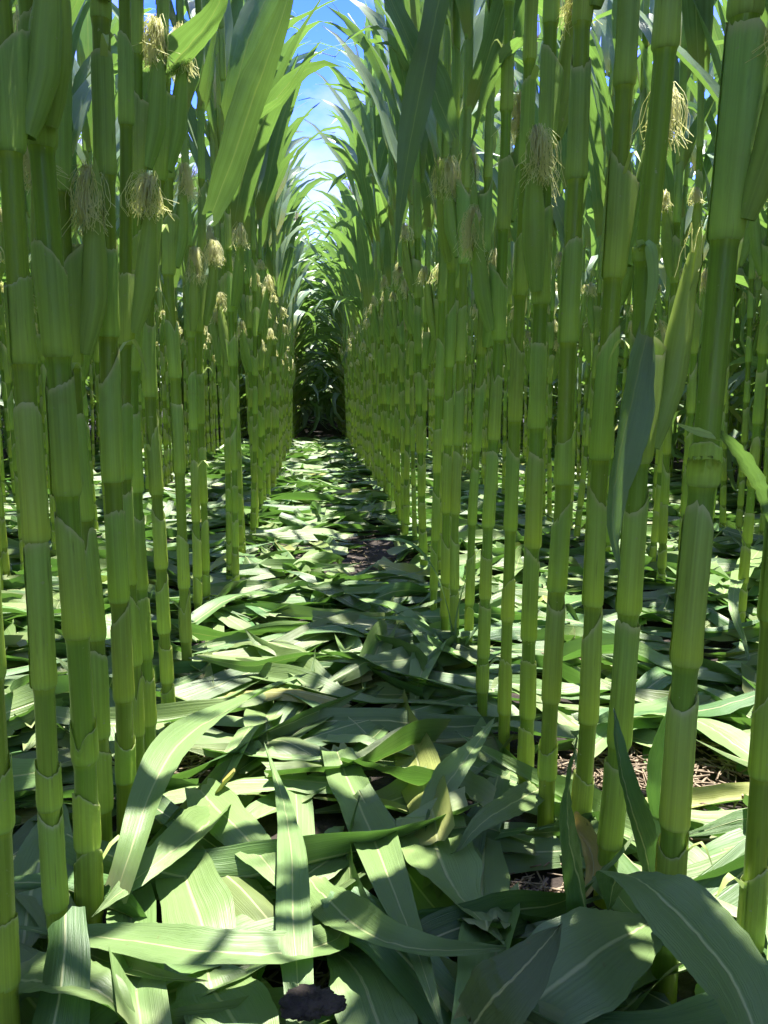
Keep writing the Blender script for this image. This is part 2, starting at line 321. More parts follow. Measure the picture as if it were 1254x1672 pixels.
def sheath_mb(s, i, ear=None):
    rng = s.rng; z0 = s.nodes[i]; h = s.tops[i]-z0; torn = i < s.first
    k = (37, 13, 7)[s.lod] if s.lod < 3 else 5; nt_ = (16, 7, 3)[s.lod] if s.lod < 3 else 3
    ph = s.plane+math.pi*(i % 2); th0 = ph+math.pi+rng.normal(0, 0.5)
    th = th0+np.linspace(0, 1, k)*(2*math.pi+(0.35 if s.lod < 2 else 0))
    a = rng.uniform(0.1, 1)*min(0.026, h*0.2) if torn else 0.012
    phc = rng.uniform(0, 6.28)
    H = h+a*np.cos(th-phc)
    if torn:
        if s.lod == 0:
            H += 0.0025*np.sin(th*2+phc*3)+rng.normal(0, 0.0009, k)+(rng.random(k) < 0.05)*rng.uniform(-0.007, 0.002, k)
            if rng.random() < 0.25: q = rng.integers(5, k-5); H[q-3:q+4] -= np.array([.15, .45, .8, 1, .7, .3, .1])*rng.uniform(0.012, 0.035)
        else: H += rng.normal(0, 0.003, k)
    H = np.maximum(H, 0.02)
    if s.lod < 2: t = np.r_[0, 0.004, 0.012, 0.03, np.linspace(0.055/max(h, 0.09), 1, nt_-3)*h]
    else: t = np.r_[0, 0.015, np.linspace(0.4, 1, nt_-1)*h]
    t = np.minimum(t, h); tf = t/h
    rb = rad(s, z0)
    fl = float(np.clip((z0-0.12)/0.35, 0.0, 1))
    base = np.interp(t, [0, 0.004, 0.012, 0.03, 0.06, 0.2], [1.02+.06*(1-fl), 1.14+.06*fl, 1.16+.07*fl, 1.14+.04*fl, 1.11+.04*fl, 1.10+.02*fl])
    rr = rb*base
    if not torn: rr = rr*0.93
    zz = z0-0.004+tf[:, None]*H[None]
    xy = s.path(zz.ravel()).reshape(len(t), k, 2)
    r = rr[:, None]*np.ones(k)[None]+np.linspace(0, 0.0016, k)[None]
    r += rng.normal(0, 0.0002, r.shape) if s.lod == 0 else 0
    r[-1] += rng.uniform(-0.0005, 0.0004, k)-rng.uniform(0, 0.0008) if torn else 0.0006
    if ear is not None:
        c = np.clip(np.cos(th-ear), 0, 1)**1.5; b = np.interp(tf, [0, 0.12, 0.5, 1], [0, 0.002, 0.009, 0.014]); r += c[None]*b[:, None]
    P = np.stack([xy[..., 0]+r*np.cos(th), xy[..., 1]+r*np.sin(th), zz], -1)
    uv = np.stack([np.broadcast_to((np.linspace(0, 1, k)*2)[None], r.shape), zz-z0], -1)
    T = np.zeros((len(t), k, 3)); low = np.interp(t, [0, 0.012, 0.05, 0.14], [0.35, 0.85, 0.6, 0.2])*np.interp(z0, [0, 0.5, 1.1], [1.15, 0.95, 0.6])
    low += 0.28*(1-min(z0, 1.0)); T[..., 0] = np.clip(low, 0, 1)[:, None]; T[..., 1] = np.clip(rng.uniform(0.3, 0.75), 0, 1); T[..., 1] += (0.35*np.exp(-((t-.015)/.035)**2))[:, None]; T[..., 1] = np.clip(T[..., 1], 0, 1); T[0, :, 1] *= 0.3
    T[-1, :, 2] = 0.9 if torn else 0.3
    if torn and s.lod == 0: T[-2, :, 2] = 0.12; 
    mb = MB(); mb.grid(P, uv, T)
    if torn and s.lod == 0 and rng.random() < 0.30:     # a torn strip of sheath or blade base left hanging from the rim
        q = rng.integers(2, k-2); p0 = P[-1, q]; d = np.array([math.cos(th[q]), math.sin(th[q]), 0])
        ln = rng.uniform(0.015, 0.05); C = catmull([p0-np.array([0, 0, 0.01]), p0+d*ln*0.5+np.array([0, 0, ln*0.25]), p0+d*ln+np.array([0, 0, -ln*rng.uniform(0.1, 0.9)])], 6)
        leaf(mb, C, rng.uniform(0.006, 0.014), rng, 3, 0.3, 0.001, tint=(0.4, 0.6, 0.25), base=0.9)
    return mb
def blade(s, i, mb=None):
    rng = s.rng; n = (18, 12, 8)[s.lod] if s.lod < 3 else 7; m = (7, 5, 3)[s.lod] if s.lod < 3 else 3
    z0 = s.tops[i]; zn = s.nodes[i]; hr = zn/2.3
    az = s.plane+math.pi*(i % 2)+rng.normal(0, 0.45)
    ln = np.interp(hr, [0, .2, .55, .8, 1], [.62, .78, .82, .70, .42])*rng.uniform(0.88, 1.12)
    W = np.interp(hr, [0, .2, .55, .85, 1], [.05, .074, .096, .084, .055])*rng.uniform(0.9, 1.1)
    a0 = np.interp(hr, [0, .3, .55, 1], [0.8, 0.6, 0.27, 0.20])+rng.normal(0, 0.05)+(0.16 if s.leafy and hr > .5 else 0)
    k = np.interp(hr, [0, .4, .55, 1], [2.4, 2.0, 1.15, 1.0])*rng.uniform(0.25, 1.8)
    s_ = np.linspace(0, 1, n); ang = a0+k*s_**(1.5 if hr < .42 else 3.2)
    if s.leafy: ln *= 1.15; ang = ang+0.75*s_
    if rng.random() < .10: ang = ang+rng.uniform(.6, 1.5)*(s_ > rng.uniform(.35, .75))
    d = np.stack([np.sin(ang)*math.cos(az), np.sin(ang)*math.sin(az), np.cos(ang)], 1)
    xy = s.path(np.array([z0]))[0]; r = rad(s, z0)*1.1
    C0 = np.array([xy[0]+r*math.cos(az)*0.8, xy[1]+r*math.sin(az)*0.8, z0-0.01])
    C = C0+np.r_[np.zeros((1, 3)), np.cumsum((d[1:]+d[:-1])/2*ln/(n-1), 0)]
    wob = rng.normal(0, 0.06)
    C += np.stack([-np.sin(az)*s_**2*wob*3, np.cos(az)*s_**2*wob*3, 0*s_], 1)
    mb = mb or MB(); tint = (rng.uniform(0, 0.06), rng.uniform(0.15, 0.85), 0)
    leaf(mb, C, W, rng, m, rng.uniform(0.12, 0.4), 0.013, side=(-math.sin(az), math.cos(az), 0), twist=rng.normal(0, 0.7), tint=tint, base=0.5, edge_pale=0.35)
    return mb
def ear_mbs(s, i, az, ln):
    rng = s.rng; bare_tip = ln < 0; ln = abs(ln); z0 = s.nodes[i]; lod = min(s.lod, 3); k = (16, 9, 6, 5)[lod]; n = (16, 8, 5, 5)[lod]
    xy = s.path(np.array([z0]))[0]; r0 = rad(s, z0); tilt = rng.uniform(0.06, 0.14)
    sv = np.linspace(0, 1, n); off = r0+0.006+0.010*np.minimum(1, sv*3)+tilt*ln*sv
    C = np.stack([xy[0]+off*math.cos(az), xy[1]+off*math.sin(az), z0+0.015+ln*sv], 1)
    pr = np.interp(sv, [0, .12, .35, .6, .85, 1], [.009, .0135, .0175, .0160, .0105, .006])*rng.uniform(0.88, 1.05)
    hb = MB(); tube(hb, C, pr, k, (0.5, 0.6, 0.0), ln)
    V, Q, U, T = hb.arr(); T = T.copy(); f = (V[:, 2]-z0)/ln; T[:, 0] = np.clip(0.15+0.8*f, 0, 1); hb.T = [T]
    if lod < 2:
        for q in range(3 if lod == 0 else 1):     # loose husk tips
            t = rng.uniform(0, 6.28); d = np.array([math.cos(t), math.sin(t), 0.0])
            Ct = catmull([C[-4]+d*pr[-4]*0.95, C[-1]+d*0.011, C[-1]+d*0.016+np.array([0, 0, rng.uniform(0.015, 0.045)])], 6)
            leaf(hb, Ct, 0.022, rng, 3, 0.4, 0.001, side=(-d[1], d[0], 0), tint=(0.5, 0.6, 0.1), base=0.95)
    sb = MB(); tip = C[-1]; ns = 3 if bare_tip else (190, 60, 14, 8)[lod]; rw = (0.00045, 0.0009, 0.0024, 0.003)[lod]
    lean = rng.uniform(0, 6.28); L0 = rng.uniform(0.028, 0.05)*(1 if lod == 0 else rng.choice([.4, .6, .9])); hgt = rng.uniform(0.025, 0.045)
    for q in range(ns):
        t = rng.uniform(0, 6.28); d = np.array([math.cos(t), math.sin(t), 0])*rng.uniform(0.2, 1)+0.5*np.array([math.cos(lean), math.sin(lean), 0])
        e = L0*rng.uniform(0.4, 1.25); h = hgt*rng.uniform(0.6, 1.3); sp_ = rng.uniform(0.008, 0.026)
        K = [tip-np.array([0, 0, .012]), tip+d*sp_*0.45+np.array([0, 0, h]), tip+d*sp_*1.0+np.array([0, 0, h*0.55]), tip+d*sp_*1.15+np.array([rng.normal(0, .004), rng.normal(0, .004), h*.2-e*.55]), tip+d*sp_*1.1+np.array([rng.normal(0, .01), rng.normal(0, .01), -e])]
        Cq = catmull(K, 9 if lod == 0 else 6)
        if lod == 0: Cq[2:] += np.cumsum(rng.normal(0, 0.0016, (7, 3)), 0)
        tube(sb, Cq, rw, 3, (0, 0, 0))
    return hb, sb
def tassel_mb(s):
    rng = s.rng; mb = MB(); xy = s.path(np.array([s.top]))[0]; b = np.array([xy[0], xy[1], s.top-0.05])
    k = 4 if s.lod < 2 else 3
    tube(mb, catmull([b, b+np.array([0.005, 0, 0.2]), b+np.array([rng.normal(0, .02), rng.normal(0, .02), 0.42])], 6), np.linspace(0.0035, 0.0015, 6), k, (0, 0, 0))
    for q in range((10, 8, 6, 5)[min(s.lod, 3)]):
        t = rng.uniform(0, 6.28); a = rng.uniform(0.3, 0.6); z = 0.14+0.012*q; d = np.array([math.cos(t), math.sin(t), 0])
        p = b+np.array([0, 0, z]); ln = rng.uniform(0.13, 0.2)
        tube(mb, catmull([p, p+d*ln*math.sin(a)*.6+np.array([0, 0, ln*.6]), p+d*ln*math.sin(a)*1.25+np.array([0, 0, ln*rng.uniform(.6, .95)])], 6), np.linspace(0.0030, 0.0012, 6) if s.lod < 2 else 0.003, k, (0, 0, 0))
    return mb
def build_plant(s, loc, extra=None, with_top=True):
    root = empty('corn_plant', loc); ks = kid(root, stalk_mb(s).build('stalk', M_STALK, root))
    earaz = {i: az for i, az, ln in s.ears}
    if s.lod < 2:
        for i in range(len(s.nodes)):
            kid(root, sheath_mb(s, i, earaz.get(i)).build('leaf_sheath', M_SHEATH, root))
    else:
        for i in range(len(s.nodes)): kid(root, sheath_mb(s, i, earaz.get(i)).build('leaf_sheath', M_SHEATH, root))
    if with_top:
        for i in range(s.first, len(s.nodes)):
            if i in s.skip: continue
            kid(root, blade(s, i).build('leaf', M_LEAF, root))
        kid(root, tassel_mb(s).build('tassel', M_TASSEL, root))
    for i, az, ln in s.ears:
        hb, sb = ear_mbs(s, i, az, ln); h = kid(root, hb.build('ear', M_HUSK, root)); kid(h, sb.build('silk', M_SILK, h))
    return root
def plant_arrays(s):
    A = {k: MB() for k in ('stalk', 'sheath', 'leaf', 'tassel', 'husk', 'silk')}
    earaz = {i: az for i, az, ln in s.ears}
    A['stalk'].add(stalk_mb(s))
    for i in range(len(s.nodes)):
        A['sheath'].add(sheath_mb(s, i, earaz.get(i)))
        if i >= s.first and i not in s.skip: blade(s, i, A['leaf'])
    A['tassel'].add(tassel_mb(s))
    for i, az, ln in s.ears: hb, sb = ear_mbs(s, i, az, ln); A['husk'].add(hb); A['silk'].add(sb)
    return A

# ------------------------------------------------------------------ ground
rg = np.random.default_rng(5)
gx = np.unique(np.r_[np.linspace(-150, -4, 12), np.linspace(-4, 4.5, 110), np.linspace(4.5, 150, 12)])
gy = np.unique(np.r_[np.linspace(-60, -1, 8), np.linspace(-1, 6, 110), np.linspace(6, 14, 50), np.linspace(14, 300, 14)])
X, Y = np.meshgrid(gx, gy); ROW0L, ROW0R, SP = -0.320, 0.442, 0.762
rowd = np.abs(((X-ROW0R)/SP+0.5) % 1-0.5)*SP
Z = -0.012+0.016*np.exp(-(rowd/0.12)**2)+0.006*np.sin(X*23+np.sin(Y*9))*np.cos(Y*19)+rg.normal(0, 0.004, X.shape)
g = MB(); g.grid(np.stack([X, Y, Z], -1), np.stack([X, Y], -1), (0, 0, 0)); go = g.build('ground', M_SOIL); go['kind'] = 'structure'

# straw litter lying on the bare soil patches
st = MB(); 
def straw(cx, cy_, n, sp):
    for q in range(n):
        p = np.array([cx+rg.normal(0, sp), cy_+rg.normal(0, sp), rg.uniform(0.004, 0.022)]); a = rg.uniform(0, 6.28); l = rg.uniform(0.015, 0.07)
        d = np.array([math.cos(a), math.sin(a), rg.normal(0, .12)])*l
        tube(st, np.stack([p-d/2, p+rg.normal(0, .002, 3), p+d/2]), rg.uniform(0.0008, 0.0028), 3, (0, 0, 0))
BARE = [(at_z(1035, 1290, 0), 0.085, 650), (at_z(1165, 1262, 0), 0.085, 120), (at_z(598, 885, 0), 0.12, 30), (at_z(608, 905, 0), 0.13, 35), (at_z(600, 925, 0), 0.09, 30), (at_z(925, 1085, 0), 0.05, 120),
        (at_z(500, 1650, 0), 0.035, 60), (at_z(870, 1480, 0), 0.04, 120), (at_z(320, 1255, 0), 0.045, 80), (at_z(510, 715, 0), 0.3, 60)]
for p, sp, n in BARE: straw(p[0], p[1], n, sp*0.8)
for q in range(60): straw(rg.uniform(-1.6, 2.0), rg.uniform(0.6, 5), 8, 0.08)
tag(st.build('straw_litter', M_STRAW), 'brown broken straw scattered on the bare dark soil between the stalks', 'straw', kind='stuff')

# ------------------------------------------------------------------ plants drawn from the photo, rows beside the aisle
def hand_plant(base, nodes, rs, seed, **kw):
    """base (px,py); nodes [(px,py,sheath_top_py or None)] bottom to top"""
    b = at_z(base[0], base[1], 0.02); y = b[1]
    pts = [(b[0], 0.0)]; nz = []; tz = []
    for px, py, tp in nodes:
        q = at_y(px, py, y); pts.append((q[0], q[2])); nz.append(q[2]); tz.append(None if tp is None else at_y(px, tp, y)[2])
    pts = np.array(pts); pts[:, 0] -= b[0]; zz = pts[:, 1]; xx = pts[:, 0]
    sl = (xx[-1]-xx[-3])/(zz[-1]-zz[-3]) if len(xx) > 3 else 0
    Zs = np.r_[-0.06, zz, zz[-1]+0.5, zz[-1]+2.0]; Xs = np.r_[xx[0], xx, xx[-1]+sl*0.3, xx[-1]+sl*0.3]
    zf = np.linspace(-0.06, 3.2, 120); xf = np.interp(zf, Zs, Xs); xf = np.convolve(np.pad(xf, 3, 'edge'), np.ones(7)/7, 'valid')
    path = lambda z: np.stack([np.interp(z, zf, xf), 0.004*np.sin(np.asarray(z)*3+seed)], -1)
    s = make_spec(seed, rs=rs, path=path, nodes=nz, tops=tz, lod=0, **kw)
    root = build_plant(s, (b[0], b[1], 0)); root['_y'] = y
    return root, s
LEFT = [((103, 1578), [(90, 1475, 1318), (80, 1314, 1245), (71, 1118, 888), (58, 880, 675), (35, 590, 450), (15, 243, 60)], .0118, dict(ears=[(5, 0.35, .185)])),
        ((145, 1515), [(147, 1490, 1395), (142, 1380, 1300), (138, 1240, 1178), (125, 1037, 852), (107, 805, 610), (95, 578, 412), (68, 237, 30)], .0140, dict()),
        ((168, 1420), [(167, 1320, 1215), (162, 1200, 1060), (158, 1040, 870), (137, 845, 677), (115, 597, 415), (98, 312, 95), (100, 48, -90)], .0118, dict()),
        ((203, 1375), [(205, 1272, 1202), (203, 1138, 1000), (195, 978, 832), (185, 782, 590), (177, 547, 392), (174, 284, 98)], .0128, dict(ears=[(6, 5.2, .20)])),
        ((228, 1292), [(225, 1195, 1100), (222, 1080, 975), (213, 950, 800), (204, 778, 665), (205, 560, 440), (206, 200, 60)], .0100, dict()),
        ((247, 1252), [(245, 1178, 1090), (240, 1070, 975), (230, 958, 832), (222, 800, 672), (212, 603, 470), (230, 467, 372), (222, 288, 150)], .0108, dict()),
        ((280, 1196), [(277, 1172, 1120), (273, 1110, 1050), (268, 1030, 945), (263, 925, 830), (256, 805, 688), (243, 645, 512), (240, 470, 350), (262, 292, 150)], .0110, dict(ears=[(7, 0.2, .2)])),
        ((307, 1105), [(303, 1045, 975), (300, 958, 880), (293, 770, 658), (286, 615, 520), (273, 447, 360), (276, 290, 180)], .0120, dict()),
        ((323, 1015), [(322, 940, 870), (320, 850, 760), (316, 700, 610), (312, 550, 465), (307, 400, 300)], .0108, dict()),
        ((337, 1003), [(336, 930, 860), (333, 820, 730), (328, 690, 600), (325, 540, 450), (330, 410, 300)], .0100, dict()),
        ((16, 1745), [(10, 1600, 1500), (3, 1345, 1230), (-12, 1100, 900), (-30, 800, 650)], .0110, dict())]
RIGHT = [((1218, 1570), [(1224, 1540, 1420), (1243, 1262, 1130), (1262, 1010, 800), (1290, 700, 500)], .0125, dict()),
         ((1085, 1608), [(1093, 1485, 1370), (1103, 1345, 1130), (1122, 1082, 845), (1150, 788, 722), (1185, 388, 30)], .0140, dict()),
         ((985, 1455), [(1000, 1378, 1240), (1012, 1215, 1010), (1028, 998, 812), (1043, 751, 548), (1052, 425, 402), (1085, 80, -80)], .0136, dict(ears=[(3, 0.1, -.24)])),
         ((943, 1372), [(950, 1332, 1264), (962, 1175, 1012), (967, 985, 808), (978, 746, 548), (1000, 452, 272), (1018, 138, -30)], .0126, dict()),
         ((890, 1352), [(893, 1265, 1210), (898, 1140, 970), (908, 960, 830), (920, 786, 560 if False else 700), (926, 557, 407), (941, 290, 90)], .0122, dict(ears=[(6, 5.6, .22)])),
         ((855, 1283), [(858, 1262, 1190), (860, 1165, 1075), (862, 1040, 900), (869, 890, 735), (876, 696, 552), (883, 493, 350), (893, 240, 90)], .0116, dict(ears=[(6, 0.2, .2), (5, 4.0, .2)])),
         ((822, 1222), [(823, 1160, 1085), (828, 1010, 950), (834, 863, 722), (841, 685, 557), (850, 480, 378), (859, 265, 120)], .0108, dict()),
         ((787, 1168), [(789, 1070, 985), (793, 975, 900), (797, 858, 738), (807, 716, 602), (815, 553, 447), (822, 373, 252), (826, 180, 60)], .0108, dict()),
         ((765, 1062), [(767, 985, 905), (771, 855, 760), (778, 735, 620), (786, 577, 470), (792, 410, 300)], .0100, dict()),
         ((742, 1072), [(742, 960, 880), (743, 837, 740), (748, 725, 626), (751, 588, 500), (757, 430, 300)], .0100, dict()),
         ((726, 1045), [(727, 950, 880), (728, 835, 740), (731, 725, 640), (733, 598, 500), (738, 440, 330)], .0110, dict()),
         ((707, 1015), [(708, 960, 900), (710, 880, 800), (713, 770, 700), (716, 645, 560), (722, 490, 400)], .0100, dict())]
ORD = ['first', 'second', 'third', 'fourth', 'fifth', 'sixth', 'seventh', 'eighth', 'ninth', 'tenth', 'eleventh', 'twelfth', 'thirteenth', 'fourteenth', 'fifteenth', 'sixteenth', 'seventeenth', 'eighteenth', 'nineteenth', 'twentieth']
LLAB = ['bare green corn stalk nearest the camera in the row left of the aisle', 'thick bare corn stalk, second in the row left of the aisle, torn sheath mid-height',
        'slimmer corn stalk close behind the thick second stalk of the left row', 'fourth corn stalk of the left row, smooth long sheath and silk up high',
        'thin corn stalk, fifth of the left row, touching the fourth', 'corn stalk, sixth of the left row, pale silk tuft beside its upper nodes',
        'corn stalk standing by itself as seventh of the left row, big ear silk', 'corn stalk, eighth of the left row, its swollen nodes widely spaced',
        'corn stalk, ninth of the left row from the front', 'corn stalk, tenth of the left row, close behind the ninth', 'corn stalk cut off by the bottom left corner of the photo']
RLAB = ['corn stalk cut by the right edge of the photo low down, nearest of right row', 'thickest corn stalk of the right row, yellowish bare stem above a torn flap',
        'corn stalk, third of the right row, plump green ear and a torn dark leaf hanging', 'corn stalk, fourth of the right row, straight with evenly torn sheaths',
        'corn stalk, fifth of the right row, bulging sheath near its top', 'corn stalk, sixth of the right row, thick silk tufts above it',
        'corn stalk, seventh of the right row, slender with wispy silk', 'corn stalk, eighth of the right row, silk tuft high up',
        'thin corn stalk, ninth of the right row', 'corn stalk behind the green shoot, tenth of the right row', 'corn stalk, eleventh of the right row from the front', 'corn stalk, twelfth of the right row from the front']
GRP = 'corn plants standing in rows'
NEAR = {}                                     # hand-built plants by side
for side, lst, labs in (('L', LEFT, LLAB), ('R', RIGHT, RLAB)):
    for q, (b, nd, rs, kw) in enumerate(lst):
        root, s = hand_plant(b, nd, rs, 100+q+(50 if side == 'R' else 0), plane=float(np.random.default_rng(q+7).normal(0, .45)), **kw)
        tag(root, labs[q], 'corn plant', GRP); NEAR[side, q] = (root, s)
# single leaves and torn strips of the near plants that stand out in the photo (parts of those plants)
rx = np.random.default_rng(9)
def plant_leaf(key, pts, W, tint=(.03, .5, 0), fold=.2, dy=(0, 0), twist=0, twist0=0, side=None, label=None, mat=None, wave=.008, base=.5, rib=0):
    root = NEAR[key][0]; x0, y0 = root.location.x, root.location.y; n = len(pts)
    K = np.array([at_y(px, py, y0+dy[0]+(dy[1]-dy[0])*q/(n-1)) for q, (px, py) in enumerate(pts)])-np.array([x0, y0, 0])
    mb = MB(); leaf(mb, catmull(K, 26), W, rx, 7, fold, wave, side=side, twist=twist, twist0=twist0, tint=tint, base=base, edge_pale=.3)
    o = mb.build('leaf', mat or M_LEAF, root)
    if label: o['label'] = label
plant_leaf(('R', 2), [(1056, 545), (1035, 640), (1010, 750), (1000, 850), (1012, 935)], .052, fold=.25, dy=(-.02, -.04), side=(1, .3, .1), label='torn dark leaf hanging from the third right stalk', tint=(0, .3, 0))
plant_leaf(('R', 1), [(1172, 705), (1195, 740), (1225, 790), (1262, 870)], .022, fold=.6, dy=(0, -.02), side=(.3, 1, .5), label='narrow dark folded strip slanting down right')
plant_leaf(('R', 1), [(1168, 718), (1140, 712), (1118, 700), (1104, 692)], .020, fold=.3, dy=(-.02, -.04), side=(.2, 1, .4), mat=M_SHEATH, tint=(.4, .6, .1), wave=.001, base=.9, label='pale torn flap sticking out left')
plant_leaf(('R', 2), [(1042, 402), (1056, 400), (1063, 430), (1064, 470), (1052, 545)], .018, fold=.2, dy=(-.02, -.03), side=(1, .3, 0), mat=M_SHEATH, tint=(.1, .6, .1), wave=.001, base=.9)
plant_leaf(('L', 7), [(345, 350), (378, 265), (414, 160), (460, 30), (490, -80)], .085, fold=.15, dy=(0, .05), side=(1, .8, 0), tint=(0, 0, 0), label='broad leaf rising right beside the sky gap')
plant_leaf(('L', 8), [(368, 315), (405, 215), (465, 155), (500, 103), (540, 78), (580, 70)], .045, fold=.2, dy=(0, -.1), side=(.6, .8, .3), tint=(0, .3, 0), label='narrow leaf curving over to the sky gap')
plant_leaf(('L', 6), [(258, 172), (250, 140), (300, 85), (350, 20), (380, -60)], .07, fold=.2, dy=(0, -.05), side=(.8, .8, .2), label='leaf folded at its yellow collar')
plant_leaf(('R', 9), [(742, 228), (705, 140), (665, 60), (625, -30), (590, -100)], .085, fold=.2, dy=(0, -.1), side=(.9, .6, .3), tint=(0, .25, 0), label='dark leaf leaning left over the aisle')
plant_leaf(('R', 8), [(730, -60), (700, 80), (672, 220), (655, 330), (646, 418)], .072, fold=.12, dy=(-.12, -.16), side=(1, .5, 0), tint=(0, 0, 0), base=.8, label='dark hanging leaf tip')
plant_leaf(('R', 6), [(860, 60), (820, 100), (790, 180), (762, 260)], .05, fold=.3, dy=(.1, .2), side=(.5, 1, .3), tint=(0, .2, 0))
plant_leaf(('R', 4), [(1010, -20), (1075, 55), (1140, 130), (1200, 205), (1262, 300)], .06, fold=.2, dy=(.4, .3), side=(.6, 1, .8), tint=(.1, .9, 0), label='bright leaf slanting down right across the upper right')


# ------------------------------------------------------------------ all other plants, by rows
rp = np.random.default_rng(77)
rows = [(-j-1, ROW0L-SP*j) for j in range(0, 8)]+[(j+1, ROW0R+SP*j) for j in range(0, 11)]
PLOT_END = 10.6
cand = []
for rid, x in rows:
    j = abs(rid); bare_row = j <= 3
    start = {-1: 2.62, 1: 2.52}.get(rid, rp.uniform(0.3, 0.45)); y = start if j == 1 else -3.2+rp.uniform(0, .15)
    end = 34 if j <= 2 else 24 if j <= 4 else 15
    while y < end:
        bare = bare_row and y < PLOT_END+rp.normal(0, 0.12)
        cand.append([rid, x+rp.normal(0, 0.013), y, bare]); y += rp.normal(0.140 if bare else 0.15, 0.028) if rp.random() > 0.04 else 0.26
for rid, x, ys in ((-1, ROW0L, [0.60, 0.42, 0.26, 0.08, -.1, -.28, -.45]), (1, ROW0R, [0.55, 0.40, 0.25, 0.08, -.1, -.28, -.45])):
    for y in ys+[-.45-.155*q for q in range(1, 18)]: cand.append([rid, x+rp.normal(0, .01), y, True])
def in_view(x, y):
    best = 0
    for z in (0.1, 0.8, 1.5, 2.2):
        u, v, d = proj((x, y, z))
        if d > 0.25 and -90 < u < 1344 and -60 < v < 1730: best += 1
    return best
def score(c):
    rid, x, y, bare = c; j = abs(rid); d = math.hypot(x, y)
    if y < 0.3 or not in_view(x, y): return 0
    wgt = {1: 1.0, 2: 0.55, 3: 0.42, 4: 0.30}.get(j, 0.12)
    if not bare and j > 1 and y > PLOT_END: wgt *= 0.25
    if not bare and j == 1: wgt *= 0.5
    return wgt/d
for c in cand: c.append(score(c))
cand.sort(key=lambda c: -c[4])
NIND = 300-len(NEAR); ind, rest = [c for c in cand[:NIND] if c[4] > 0], []
rest = cand[len(ind):]
VAR = {}
VAR['b1'] = [make_spec(1000+q, lod=1) for q in range(12)]; VAR['b2'] = [make_spec(1100+q, lod=2) for q in range(9)]
VAR['l1'] = [make_spec(1200+q, leafy=True, lod=1) for q in range(6)]; VAR['l2'] = [make_spec(1300+q, leafy=True, lod=2) for q in range(6)]
PROTO = {k: [None]*len(v) for k, v in VAR.items()}
cnt = {}
byrow = {}
for c in sorted(ind, key=lambda c: (c[0], c[2])): byrow.setdefault(c[0], []).append(c)
for rid, lst in byrow.items():
    j = abs(rid); sd_ = 'left' if rid < 0 else 'right'
    for q, (rid, x, y, bare, sc_) in enumerate(lst):
        d = math.hypot(x, y); key = ('b' if bare else 'l')+('1' if d < 5.2 else '2'); vi = int(rp.integers(len(VAR[key])))
        if PROTO[key][vi] is None: o = PROTO[key][vi] = build_plant(VAR[key][vi], (x, y, 0))
        else: o = copy_tree(PROTO[key][vi])
        o.location = (x, y, 0); a = rp.normal(0, 0.3)+(math.pi if rp.random() < .5 else 0)
        o.rotation_euler = (rp.normal(0, .017), rp.normal(0, .017), a); k = rp.uniform(0.93, 1.07)*(1.10 if not bare and y > PLOT_END-.5 else 1); o.scale = (k*rp.uniform(.9, 1.15),)*2+(k,)
        nn = q+(len(LEFT)-1 if rid == -1 else len(RIGHT) if rid == 1 else 0)
        rowname = {1: f'{sd_} row', 2: f'second row out to the {sd_}', 3: f'third row out to the {sd_}'}.get(j, f'leafy row {ORD[j-1]} out to the {sd_}')
        if bare:
            if nn < 20: lab = f'stripped corn stalk, {ORD[nn]} from the front in the {rowname}'; gp = GRP
            else: lab = f'slim stripped corn stalk far back in the {rowname}'; gp = f'far stripped stalks of the {rowname}'
        elif j <= 3: lab = f'leafy corn plant beyond the stripped plot, in the {rowname}'; gp = f'leafy plants closing the {rowname}'
        else: lab = f'leafy corn plant in the {rowname}, unstripped'; gp = f'leafy plants of the {rowname}'
        tag(o, lab, 'corn plant', gp)
# the rest of the field as one mass (more than 300 plants)
VA = {'b': [plant_arrays(make_spec(1400+q, lod=2)) for q in range(5)], 'l': [plant_arrays(make_spec(1500+q, leafy=True, lod=3)) for q in range(8)],
      'B': [plant_arrays(make_spec(1600+q, lod=3)) for q in range(4)]}
FM = {k: MB() for k in ('stalk', 'sheath', 'leaf', 'tassel', 'husk', 'silk')}
for rid, x, y, bare, sc_ in rest:
    d = math.hypot(x, y); key = 'l' if not bare else ('b' if d < 4 else 'B'); A = VA[key][int(rp.integers(len(VA[key])))]
    a = rp.normal(0, .35)+(math.pi if rp.random() < .5 else 0); k = rp.uniform(.92, 1.07)*(1.13 if not bare and y > PLOT_END-.5 else 1); dt = (0, rp.uniform(-.25, .25), 0)
    for part, mb in A.items():
        if mb.n: FM[part].add(mb, a, (x, y, 0), (k, k, k), dt)
MATS = dict(stalk=M_STALK, sheath=M_SHEATH, leaf=M_LEAF, tassel=M_TASSEL, husk=M_HUSK, silk=M_SILK)
allm = MB(); slots = list(FM); fi = []
for k, part in enumerate(slots): allm.add(FM[part]); fi.append(np.full(len(FM[part].arr()[1]), k, np.int32))
fo = allm.build('corn_field', M_STALK); fo.data.materials.clear()
for part in slots: fo.data.materials.append(MATS[part])
fo.data.polygons.foreach_set('material_index', np.concatenate(fi))
tag(fo, 'mass of leafy green corn standing behind and beyond the stripped rows', 'corn field', kind='stuff')
print('individual plants', len(ind)+len(NEAR), 'rest', len(rest))

